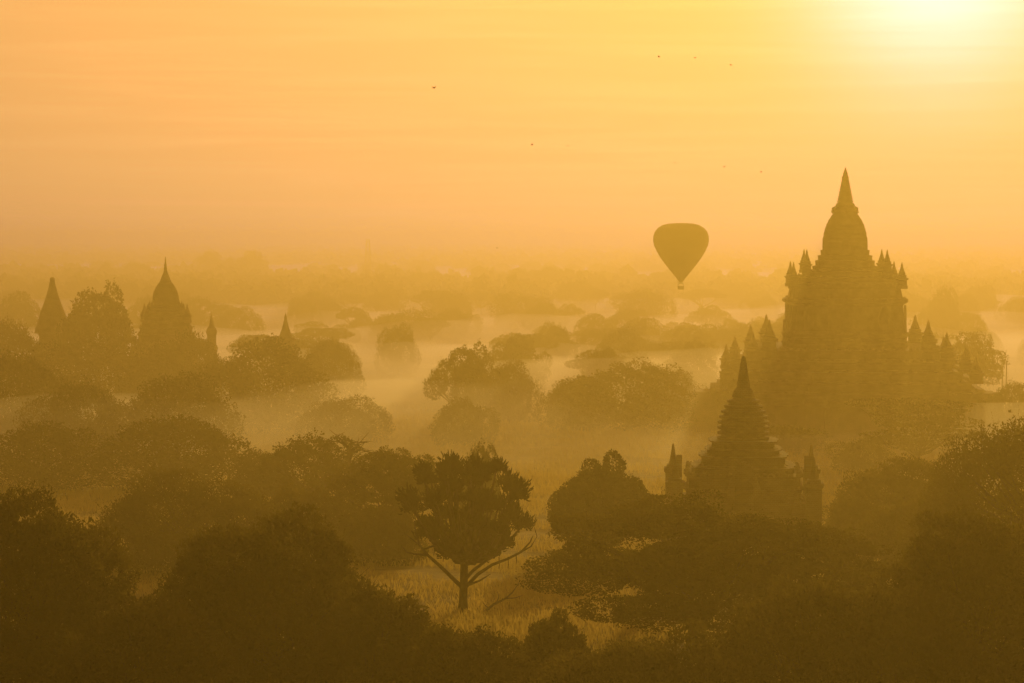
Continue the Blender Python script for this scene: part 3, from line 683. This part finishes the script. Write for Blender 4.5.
MID = [
    ('dome', 480, 445, 52, 528, 'small smooth crowned tree peeping up right behind the lone tree'),
    ('dome', 43, 423, 135, 490, 'broad rounded tree at the left edge above the pale track'),
    ('dome', 172, 418, 165, 488, 'wide mound shaped tree right of the rounded tree above the pale track'),
    ('dome', 84, 384, 118, 462, 'left one of two wide spreading trees whose crowns touch'),
    ('dome', 172, 376, 128, 458, 'right one of two wide spreading trees whose crowns touch'),
    ('dome', 12, 355, 125, 446, 'dark rounded tree cut by the left edge below the cone shaped stupa'),
    ('dome', 268, 342, 150, 430, 'largest dome crowned tree left of centre below the lone small stupa'),
    ('dome', 345, 398, 90, 442, 'low tree on the right shoulder of the largest dome crowned tree'),
    ('dome', 312, 436, 132, 503, 'rounded tree with thin bare twigs on its right side'),
    ('dome', 262, 452, 64, 500, 'low bush like tree left of the tree with bare twigs'),
    ('ragged', 470, 346, 88, 428, 'two lobed dark tree in the middle of the misty plain'),
    ('dome', 508, 362, 60, 424, 'smaller tree touching the two lobed dark tree on its right'),
    ('ragged', 518, 335, 58, 392, 'lumpy tree behind and right of the two lobed dark tree'),
    ('dome', 464, 400, 70, 446, 'isolated dome shaped shrub tree at the edge of the pale field'),
    ('dome', 572, 378, 82, 432, 'left tree of the wide cluster beyond the pale field'),
    ('dome', 628, 362, 128, 434, 'widest tree of the cluster beyond the pale field'),
    ('ragged', 604, 349, 50, 402, 'tree whose top rises behind the cluster beyond the pale field'),
    ('dome', 692, 342, 52, 396, 'dense dome tree left of the temple beside its lowest pinnacles'),
    ('dome', 668, 372, 90, 424, 'low broad tree left of the ridged stupa spire'),
    ('dome', 556, 324, 42, 368, 'grey dome tree halfway back above the lumpy tree'),
    ('dome', 622, 329, 56, 374, 'pale dome tree halfway back, behind the cluster'),
    ('umbrella', 686, 322, 28, 352, 'thin umbrella crowned tree in the mist left of the temple'),
    ('umbrella', 710, 328, 34, 354, 'tilting flat crowned tree beside the temple in the mist'),
    ('ragged', 968, 332, 76, 402, 'leafy ragged topped tree right behind the largest temple'),
    ('dome', 943, 288, 38, 338, 'pale tree with a tufted top standing alone right of the largest temple'),
    ('flat', 915, 398, 122, 470, 'feathery spreading tree in front of the right side of the largest temple'),
    ('dome', 1012, 384, 66, 436, 'tree at the right edge below the two thin poles'),
    ('dome', 985, 398, 46, 438, 'small rounded tree in front of the two thin poles'),
    ('dome', 858, 440, 76, 472, 'low dim tree at the foot of the largest temple'),
    ('dome', 786, 426, 80, 456, 'low tree between the ridged stupa and the largest temple'),
    ('ragged', 98, 289, 112, 400, 'dark ragged tree with gaps of sky between two distant temples'),
    ('dome', 100, 345, 150, 415, 'low broad tree in front of the dark ragged tree'),
    ('dome', 158, 344, 84, 412, 'low tree hiding the foot of the domed temple on its left'),
    ('ragged', 18, 292, 56, 348, 'grey airy tree at the left edge beside the cone shaped stupa'),
    ('dome', 10, 322, 84, 400, 'dark low tree at the left edge in front of the cone shaped stupa'),
    ('dome', 192, 332, 66, 408, 'tree hiding the right foot of the domed temple'),
    ('dome', 146, 297, 44, 334, 'pale dome tree behind the domed temple on its left'),
    ('dome', 200, 298, 58, 336, 'pale dome tree behind the domed temple on its right'),
    ('dome', 330, 341, 68, 402, 'round tree right of the largest dome crowned tree'),
    ('umbrella', 262, 334, 62, 380, 'flat crowned tree left of the lone small stupa'),
    ('dome', 396, 326, 42, 374, 'squat dome tree alone in the mist left of centre'),
    ('umbrella', 322, 327, 62, 362, 'pale flat crowned tree just right of the lone small stupa'),
    ('umbrella', 353, 307, 36, 336, 'small flat topped tree far off above the squat dome tree'),
    ('dome', 238, 308, 48, 338, 'pale low tree above the smallest stupa to its right'),
    ('umbrella', 430, 317, 40, 346, 'hazy spreading tree left of the thin palm'),
    ('dome', 548, 267, 46, 296, 'faint flat topped grove tree left of the balloon basket'),
    ('dome', 522, 270, 34, 296, 'faint squat tree at the left end of the far grove'),
    ('dome', 574, 273, 30, 297, 'faint squat tree at the right end of the far grove'),
    ('dome', 504, 294, 16, 318, 'faint upright tree alone between the palm and the far grove'),
    ('dome', 210, 252, 34, 282, 'tallest faint tree of the far line right of the domed temple spire'),
    ('dome', 229, 258, 20, 282, 'faint round tree in the middle of the far line'),
    ('ragged', 250, 251, 38, 284, 'faint slanting tree at the right end of the far line'),
    ('dome', 106, 263, 20, 288, 'faint pointed tree right of the cone shaped stupa on the far plain'),
    ('dome', 82, 267, 22, 288, 'faint round tree just right of the cone shaped stupa tip'),
    ('dome', 140, 264, 40, 287, 'faint wide tree left of the domed temple spire on the far plain'),
    ('dome', 30, 268, 24, 288, 'faint tree left of the cone shaped stupa tip on the far plain'),
]
for st, px, top, wd, base, lab in MID:
    tree(st, px, top, wd, base, lab)

# the tree in the middle foreground: a spurge with a crown of crowded upright stems
def spurge_tree():
    d = dist_of(614); s = px_per_m(d); cx = x_of(463, d); z0 = gz(cx, d); q = lambda px, y, dy=0.0: ((px - 463) / s, dy * K, height_at(y, d) - z0)
    t = thing('spurge_tree', 'lone tree with a dense broccoli like crown, thick trunk and bare side branches', 'tree', (cx, d, gz(cx, d)))
    K = d / 246.0; kk = d / 128.0
    class Scaled(MB):
        def tube(s_, pts, radii, sides=6, cap=True): MB.tube(s_, pts, [r * K for r in radii], sides, cap)
    m = Scaled()
    m.tube([q(463, 622), q(463, 611), q(463.5, 600), q(464, 585), q(464.5, 565), q(466, 545)], [.85, .60, .48, .44, .43, .4], 10)
    m.tube([q(463, 588), q(452, 577, -.2), q(440, 565, -.4), q(428, 554, -.6), q(421, 545, -.6), q(417, 534, -.5), q(415, 520, -.5)], [0.245, 0.216, 0.187, 0.158, 0.122, 0.086, 0.036], 7)
    m.tube([q(428, 554, -.6), q(416, 553, -.9), q(408, 551, -1.0), q(403, 545, -1.0)], [0.144, 0.101, 0.072, 0.029], 6)
    m.tube([q(424, 549, -.6), q(436, 545, 0), q(448, 547, .6), q(456, 552, .5)], [0.115, 0.130, 0.122, 0.086], 6)
    m.tube([q(421, 545, -.6), q(413, 539, -.2), q(405, 533, 0)], [0.086, 0.065, 0.022], 5)
    m.tube([q(444, 546, .3), q(444, 556, .3), q(443.5, 562, .3)], [0.072, 0.072, 0.036], 5)
    m.tube([q(465, 588), q(478, 575, .6), q(492, 566, .9), q(508, 560, 1.0), q(521, 553, .8), q(530, 543, .6), q(533, 536, .5)], [0.216, 0.194, 0.166, 0.144, 0.122, 0.086, 0.036], 7)
    m.tube([q(465, 580), q(474, 569, -.8), q(488, 558, -1.3), q(500, 552, -1.6)], [0.202, 0.180, 0.144, 0.086], 7)
    m.tube([q(467, 586, .2), q(480, 580, -.4), q(491, 573, -.7)], [0.144, 0.108, 0.036], 6)
    m.tube([q(521, 553, .8), q(531, 548, 1.2), q(537, 538, 1.4), q(534, 528, 1.4)], [0.094, 0.079, 0.058, 0.029], 5)
    for px, y in ((499, 566), (508, 566), (516, 562), (434, 553), (455, 560)):
        m.tube([q(px, y - 8, .9), q(px + .5, y, .9), q(px, y + 4, .9)], [.06, .05, .02], 4)
    rng = random.Random(5)
    # main limbs fan out into the crown, each ending in a rounded head of crowded upright stems
    zlo, zhi = height_at(564, d) - z0, height_at(456, d) - z0; Hc = zhi - zlo
    nr = np.random.default_rng(8); heads = []
    def half_w(u):                                   # outline of the crown, by height
        return kk * np.interp(u, [0, .10, .25, .42, .60, .78, .9, 1.0], [.7, 1.7, 2.9, 3.65, 3.8, 3.3, 2.4, 1.0])
    for k in range(70):
        u = (k + .5) / 70 * .87 + .05; az = 2.39996 * k + nr.uniform(-.5, .5); f = (.84 if k % 3 else .38) * nr.uniform(.78, 1.12)
        hw = float(half_w(u)); hx = f * hw * math.cos(az) + kk * (.42 - .75 * max(0, u - .5)); hy = f * hw * .85 * math.sin(az)
        heads.append((hx, hy, zlo + u * Hc, kk * nr.uniform(.36, .80)))
    for hx, hy, hz, r in heads:
        st = Vector(q(465, 562)); e = Vector((hx, hy, hz)); mid = st.lerp(e, .5) + Vector((hx * .15, hy * .15, -.25))
        m.tube([st, st.lerp(mid, .5), mid, e], [.28, .22, .16, .10], 5, False)
    m.build('trunk', M['bark'], t)
    c = MB()
    for hx, hy, hz, r in heads:
        for _ in range(300):
            dv = nr.normal(size=3); dv /= np.linalg.norm(dv)
            if dv[2] < -.45: continue
            p0 = Vector((hx, hy, hz)) + Vector(dv) * r * nr.uniform(.25, .95) * (1 + .25 * math.sin(dv[0] * 5 + hx) * math.sin(dv[1] * 5 + hz))
            dr = (Vector(dv) * .6 + Vector((hx * .06 / kk, hy * .06 / kk, .5)) + Vector(nr.normal(size=3) * .35)).normalized(); ln = kk * nr.uniform(.12, .30)
            c.tube([p0, p0 + dr * ln * .55, p0 + dr * ln + Vector((0, 0, .05))], [.036 * kk, .034 * kk, .014 * kk], 4, False)
    c.build('crown', M['spurge'], t)
spurge_tree()

def dead_branch():
    d = dist_of(616); s = px_per_m(d); cx = x_of(500, d); q = lambda px, y, dy=0.0: ((px - 500) / s, dy, height_at(y, d) - gz(cx, d));
    m = MB()
    m.tube([q(484, 614), q(494, 606), q(504, 602, .3), q(512, 596, .5), q(519, 586, .6)], [.09, .085, .07, .055, .02], 6)
    m.tube([q(496, 605), q(499, 598, -.3), q(497, 591, -.5)], [.05, .035, .01], 5); m.tube([q(506, 601, .3), q(516, 600, .2), q(523, 597, .1)], [.045, .03, .01], 5); m.tube([q(489, 611), q(482, 604, .3)], [.04, .01], 5)
    o = m.build('dead_branch', M['dead']); o.location = (cx, d, gz(cx, d) + .1)
    tag(o, 'fallen dead branch slanting up from the grass right of the lone tree', 'branch')
dead_branch()
def bare_twigs():
    d = dist_of(503) - 9; s = px_per_m(d); cx = x_of(352, d); q = lambda px, y, dy=0.0: ((px - 352) / s, dy, height_at(y, d) - gz(cx, d))
    t = thing('bare_tree', 'leafless small tree with spreading thin boughs beside the rounded tree', 'tree', (cx, d, gz(cx, d)))
    m = MB(); rng = random.Random(4)
    m.tube([q(352, 505), q(351, 480), q(350, 462), q(349, 450)], [.3, .24, .19, .15], 6)
    for e in ((336, 434), (344, 437), (358, 446), (368, 448), (374, 453), (362, 441), (353, 438), (330, 440)):
        s0 = rng.uniform(446, 466); a = q(350, s0); b = q((350 + e[0]) / 2, (s0 + e[1]) / 2 - 3, rng.uniform(-1, 1)); c = q(e[0], e[1], rng.uniform(-2, 2))
        m.tube([a, b, c], [.13, .10, .03], 5)
        for _ in range(3):
            f = Vector(b).lerp(Vector(c), rng.uniform(.2, .8)); m.tube([f, f + Vector((rng.uniform(-1.2, 1.4), rng.uniform(-.6, .6), rng.uniform(-.2, 1.0)))], [.06, .02], 4)
    m.build('trunk', M['bark'], t)
bare_twigs()
def palm(px, top, base, label):
    d = dist_of(base); s = px_per_m(d); x = x_of(px, d); H = height_at(top, d) - gz(x, d); t = thing('palm_tree', label, 'palm', (x, d, gz(x, d)))
    m = MB(); m.tube([(0, 0, -.4), (.1, 0, H * .3), (.05, 0, H * .6), (0, 0, H * .86)], [.4, .32, .28, .26], 8); m.build('trunk', M['bark'], t)
    c = MB(); nr = np.random.default_rng(3); r = H * .17
    for k in range(46):
        dv = nr.normal(size=3); dv[2] = dv[2] * .7 + .25; dv /= np.linalg.norm(dv); b = np.array([0, 0, H * .86]); e = b + dv * r
        c.tube([b, e], [.05, .03], 3, False)
        ax = dv + nr.normal(size=(9, 3)) * .55
        c.leaves(np.repeat(e[None], 9, 0) + ax * .35, ax, np.full(9, 1.5), np.full(9, .4), nr)
    c.build('crown', M['leaf'], t)
palm(454, 300, 324, 'thin toddy palm with a round tuft standing in the far mist')

# trees scattered over the plain further out: too alike and too faint to tell apart
rnd = random.Random(21)
made = 0
GROUP = 'hazy trees scattered over the misty plain'
while made < 268:
    d = 520 * (2500 / 520) ** (rnd.random() ** .85); px = rnd.uniform(-60, 1084); x = x_of(px, d)
    if abs(px - 843) < 150 and 430 < d < 540: continue
    if 380 < d < 620 and px < 310: continue
    if d < 640 and 700 < px < 1000: continue
    if any((x - a) ** 2 + (d - b) ** 2 < (r + 4.5) ** 2 for a, b, r in footprints): continue
    if math.sin(x / 60.0) * math.sin(d / 95.0) < -.35 and rnd.random() < .8: continue
    H = rnd.uniform(6.5, 13.0) + (2.5 if d > 1000 else 0); Wd = H * rnd.uniform(1.1, 1.9); s = px_per_m(d)
    st = rnd.choice(['dome', 'dome', 'dome', 'ragged', 'umbrella'])
    base = 341.5 - F_PX * math.tan(math.atan(-CAM_H / d) + PITCH); top = 341.5 - F_PX * math.tan(math.atan((H - CAM_H) / d) + PITCH)
    tree(st, px, top, Wd * s, base, 'small hazy tree among many alike scattered over the misty plain', group=GROUP)
    made += 1
# beyond them, a continuous far-off wood
def far_wood():
    nr = np.random.default_rng(12); m = MB(); P_, A_, S_ = [], [], []
    n = 6500
    d = 1250 * (9000 / 1250) ** nr.random(n); px = nr.uniform(-120, 1144, n)
    dep = d * math.cos(PITCH) + CAM_H * math.sin(PITCH); x = (px - 512) / F_PX * dep
    band = np.sin(d / 210.0 + x / 900.0) + .7 * np.sin(x / 170.0 + d / 400.0) + .6 * nr.normal(size=n)
    ok = (band > .15) | (d > 3000)
    for xx, dd in zip(x[ok], d[ok]):
        H = nr.uniform(7, 15); Wd = H * nr.uniform(1.0, 2.2); k = 22 if dd > 3000 else 46
        u = nr.normal(size=(k, 3)); u /= np.linalg.norm(u, axis=1, keepdims=True); u[:, 2] = np.abs(u[:, 2])
        r = nr.uniform(.55, 1.0, (k, 1))
        P_.append(np.array([xx, dd, H * .08]) + u * r * np.array([Wd / 2, Wd / 2, H * .92])); A_.append(u + nr.normal(size=u.shape) * .8); S_.append(np.full(k, Wd * (.30 if k == 46 else .42)) * nr.uniform(.7, 1.3, k))
    S = np.concatenate(S_); m.leaves(np.concatenate(P_), np.concatenate(A_), S * 1.2, S, nr)
    o = m.build('far_wood', M['far']); tag(o, 'far-off wood fading into the haze below the horizon', 'wood', kind='stuff')
far_wood()

# ------------------------------------------------------------------ grass
def grass():
    nr = np.random.default_rng(9); m = MB()
    n = 330000
    d = 96 * (500 / 96) ** nr.random(n); px = nr.uniform(-190, 1214, n)
    dep = d * math.cos(PITCH) + CAM_H * math.sin(PITCH); x = (px - 512) / F_PX * dep
    cl = np.sin(x / 5.1 + d / 9.0) * np.sin(d / 6.3 - x / 11.0) + .5 * np.sin(x / 1.7) * np.sin(d / 2.3)
    ok = cl + .7 * nr.random(n) > -.1; x, d, cl = x[ok], d[ok], cl[ok]; n = len(x)
    h = (.34 + .32 * nr.random(n)) * (1 + .45 * np.clip(cl, 0, 1)) * np.clip(d / 200, .8, 1.7)
    p = np.stack([x, d, gz_np(x, d) + h * .42], -1); a = np.stack([nr.normal(size=n) * .28, nr.normal(size=n) * .28, np.ones(n)], -1)
    m.leaves(p, a, h, h * .14 + .02, nr)
    tag(m.build('grass', M['grass']), 'dry tall grass covering the clearings between the bushes', 'grass', kind='stuff')
grass()

# ------------------------------------------------------------------ balloon, pylon, poles, birds
def balloon():
    d = 600.0; Z = lambda y: height_at(y, d); s = px_per_m(d, 40); cx = x_of(681, d, 40); w = lambda p: p / s; z0 = Z(289.5)
    t = thing('hot_air_balloon', 'hot air balloon drifting over the misty plain left of the temple', 'balloon', (cx, d, z0))
    pr = [(2.0, 282.0), (4.2, 278.5), (7.0, 275), (11.5, 269.5), (16.2, 263.5), (20.4, 257.5), (24.2, 251), (26.6, 245.5), (27.6, 240.5), (27.3, 236), (25.8, 231.5), (22.8, 227.8), (18.2, 225), (12.5, 223.6), (6, 223.1), (.4, 223.0)]
    m = MB(); out = []; n = 48
    for k, (hw, y) in enumerate(pr):                # gores: slight bulge between the load tapes
        for j in range(n):
            a = 2 * math.pi * j / n; r = w(hw) * (1 + .012 * (1 if j % 2 else -1)); out.append((r * math.cos(a), r * math.sin(a), Z(y) - z0))
    K = len(pr); m.add(out, [(i * n + j, i * n + (j + 1) % n, (i + 1) * n + (j + 1) % n, (i + 1) * n + j) for i in range(K - 1) for j in range(n)])
    m.build('envelope', M['balloon'], t, smooth=True)
    m = MB(); b = w(2.9)
    m.loft(SQ, [(b * .9, 0), (b, .1), (b * 1.02, Z(286) - z0 - .12), (b * 1.1, Z(286) - z0 - .1), (b * 1.1, Z(286) - z0)]); m.build('basket', M['wicker'], t)
    m = MB(); m.box(-.5, .5, -.3, .3, Z(283.6) - z0, Z(282.8) - z0); m.lathe([(.22, Z(283) - z0), (.26, Z(282.2) - z0)], 10); m.build('burner', M['steel'], t)
    for sx, sy in ((1, 1), (1, -1), (-1, 1), (-1, -1)):
        m = MB(); m.tube([(sx * b, sy * b, Z(286) - z0), (sx * w(1.9) * .8, sy * w(1.9) * .8, Z(281.5) - z0)], [.045, .04], 5); m.build('rope', M['steel'], t)
balloon()
def pylon():
    d = 1750.0; H = height_at(239.5, d); cx = x_of(368, d); t = thing('lattice_pylon', 'tall lattice steel pylon faint against the far plain left of centre', 'pylon', (cx, d, 0)); r = .17
    hw = lambda z: 3.2 - 2.1 * z / H
    for sx, sy in ((1, 1), (1, -1), (-1, 1), (-1, -1)):
        m = MB(); m.tube([(sx * hw(z), sy * hw(z), z) for z in np.linspace(-.5, H, 6)], [r] * 6, 5); m.build('leg', M['steel'], t)
    m = MB(); zs = np.linspace(0, H, 10)
    for za, zb in zip(zs[:-1], zs[1:]):
        for sg in (-1, 1):
            m.tube([(-hw(za), sg * hw(za), za), (hw(zb), sg * hw(zb), zb)], [r * .6] * 2, 4); m.tube([(hw(za), sg * hw(za), za), (-hw(zb), sg * hw(zb), zb)], [r * .6] * 2, 4)
            m.tube([(sg * hw(za), -hw(za), za), (sg * hw(zb), hw(zb), zb)], [r * .6] * 2, 4); m.tube([(-hw(zb), sg * hw(zb), zb), (hw(zb), sg * hw(zb), zb)], [r * .6] * 2, 4)
    m.build('bracing', M['steel'], t)
pylon()
def pole(px, top, lab, arm):
    d = dist_of(400); x = x_of(px, d); H = height_at(top, d) - gz(x, d); t = thing('utility_pole', lab, 'pole', (x, d, gz(x, d)))
    m = MB(); m.tube([(0, 0, -.5), (0, 0, H * .5), (0, 0, H)], [.17, .15, .11], 8); m.build('post', M['bark'], t)
    m = MB(); m.box(-arm, arm, -.06, .06, H - .75, H - .6); m.build('crossarm', M['bark'], t)
    for k in (-.8, .8):
        m = MB(); m.lathe([(.07, H - .6), (.1, H - .5), (.05, H - .38)], 8, (arm * k, 0, 0)); m.build('insulator', M['plaster'], t)
pole(1002, 365, 'shorter of the two thin poles below the ragged tree at the far right', .55)
pole(1006, 361, 'taller of the two thin poles below the ragged tree at the far right', .8)
def bird(px, y, d, span, lab, roll):
    span *= 1.4
    m = MB(); z = height_at(y, d); x = x_of(px, d, z); L = span * .5
    pts = [(0, -L * .5, 0), (0, -L * .38, .02 * span), (0, -L * .1, 0), (0, L * .25, 0), (0, L * .5, .01)]
    m.tube(pts, [span * .01, span * .045, span * .07, span * .045, span * .015], 8)
    for sg in (-1, 1):
        r_, tp = L * .22, roll
        v = [(sg * span * .04, -L * .22, .02 * span), (sg * span * .25, -L * .30, span * tp * .6), (sg * span * .5, -L * .02, span * tp), (sg * span * .27, L * .12, span * tp * .55), (sg * span * .04, L * .16, .01 * span)]
        up = [(a, b, c + span * .012) for a, b, c in v]
        m.add(v + up, [(5, 6, 8, 9), (0, 4, 3, 1), (0, 1, 6, 5), (1, 2, 7, 6), (2, 3, 8, 7), (3, 4, 9, 8)], [(6, 7, 8), (1, 3, 2)])
    m.add([(0, L * .4, 0), (-span * .07, L * .72, 0), (span * .07, L * .72, 0), (0, L * .4, span * .03), (-span * .07, L * .72, span * .015), (span * .07, L * .72, span * .015)], [(0, 1, 4, 3), (1, 2, 5, 4), (2, 0, 3, 5)], [(0, 2, 1), (3, 4, 5)])
    o = m.build('bird', M['bird']); o.location = (x, d, z); o.rotation_euler = (0, 0, random.Random(int(px)).uniform(0, 6.28))
    tag(o, lab, 'bird', 'birds flying in the orange sky')
bird(434, 88, 165, .36, 'largest bird speck alone in the left half of the sky', .25)
bird(470, 123, 180, .16, 'tiny bird lower right of the largest bird in the sky', .1)
bird(532, 145, 190, .28, 'left bird of the low pair near the middle of the sky', .3)
bird(568, 146, 190, .24, 'right bird of the low pair near the middle of the sky', .1)
bird(659, 57, 80, .12, 'left bird of the high trio near the sun glow', .3)
bird(695, 58, 80, .10, 'middle bird of the high trio near the sun glow', .2)
bird(731, 65, 85, .14, 'right bird of the high trio near the sun glow', .1)
bird(675, 163, 200, .2, 'leftmost bird of the three above the balloon', .2)
bird(724, 167, 200, .26, 'middle bird of the three between the balloon and the temple spire', .3)
bird(761, 172, 200, .28, 'bird flying nearest the temple spire on its left', .2)
bird(497, 248, 260, .3, 'bird flying low just below the horizon left of the balloon', .1)
bird(1010, 412, 262, .7, 'bird skimming above the tall tree at the right edge', .3)

# ------------------------------------------------------------------ haze: one closed box of even air
def haze():
    m = MB(); m.box(-35500, 35500, -6500, 35500, -2.2, HAZE_TOP)
    mt, nt, out = new_mat('haze')
    v = nt.nodes.new('ShaderNodeVolumePrincipled')
    v.inputs['Color'].default_value = (*HAZE_COL, 1); v.inputs['Density'].default_value = HAZE_DENSITY; v.inputs['Anisotropy'].default_value = HAZE_G
    v.inputs['Absorption Color'].default_value = (0, 0, 0.8, 1)       # smoke: dims what it does not scatter, blue least
    nt.links.new(v.outputs['Volume'], out.inputs['Volume'])
    tag(m.build('haze', mt), 'pale orange morning haze lying over the whole plain', 'haze', kind='stuff')
haze()
MIST_DENSITY, MIST_TOP = 0.0048, 4.6
def mist():
    """ground fog: a level pool of even density that fills the low plain, its bed below the ground"""
    yy = np.unique(np.concatenate([np.arange(200, 1200, 14), np.geomspace(1200, 33000, 70)])); xx = spaced(list(np.arange(0, 420, 14)) + list(np.geomspace(420, 33000, 40)))
    X, Y = np.meshgrid(xx, yy); fade = np.clip((6000 - Y) / 4000, 0, 1)
    Zt = MIST_TOP + .78 * slope_z(Y) + 4.2 * np.clip((1050 - Y) / 450, 0, 1) - 14.0 * np.clip((300 - Y) / 90, 0, 1) + fade * (2.3 * np.sin(X / 47 + 1.1) * np.sin(Y / 61) + 1.5 * np.sin(X / 23 - Y / 37) + .9 * np.sin(X / 11 + Y / 17))
    n, k = X.shape[1], X.shape[0]
    top = np.stack([X, Y, Zt], -1).reshape(-1, 3); bot = np.stack([X, Y, np.full_like(X, -1.9)], -1).reshape(-1, 3)
    a, b = np.meshgrid(np.arange(n - 1), np.arange(k - 1)); i = (b * n + a).ravel(); q = np.stack([i, i + 1, i + n + 1, i + n], -1); o = n * k
    e = []
    for r in (0, k - 1): e += [(r * n + c, r * n + c + 1, o + r * n + c + 1, o + r * n + c) for c in range(n - 1)]
    for c in (0, n - 1): e += [(r * n + c, (r + 1) * n + c, o + (r + 1) * n + c, o + r * n + c) for r in range(k - 1)]
    m = MB(); m.add(np.concatenate([top, bot]), np.concatenate([q, q[:, ::-1] + o, np.array(e)]))
    mt, nt, out = new_mat('mist')
    v = nt.nodes.new('ShaderNodeVolumePrincipled')
    v.inputs['Color'].default_value = (0.97, 0.95, 0.80, 1); v.inputs['Density'].default_value = MIST_DENSITY; v.inputs['Anisotropy'].default_value = HAZE_G
    nt.links.new(v.outputs['Volume'], out.inputs['Volume'])
    me = m.mesh('mist', mt, True)
    bm = bmesh.new(); bm.from_mesh(me); bmesh.ops.recalc_face_normals(bm, faces=bm.faces); bm.to_mesh(me); bm.free()
    tag(link('mist', me), 'low ground mist pooled between the trees of the plain', 'mist', kind='stuff')
mist()
scene.cycles.volume_bounces = 4
scene.cycles.max_bounces = 6
scene.cycles.diffuse_bounces = 3
scene.cycles.transmission_bounces = 3
scene.cycles.use_denoising = True
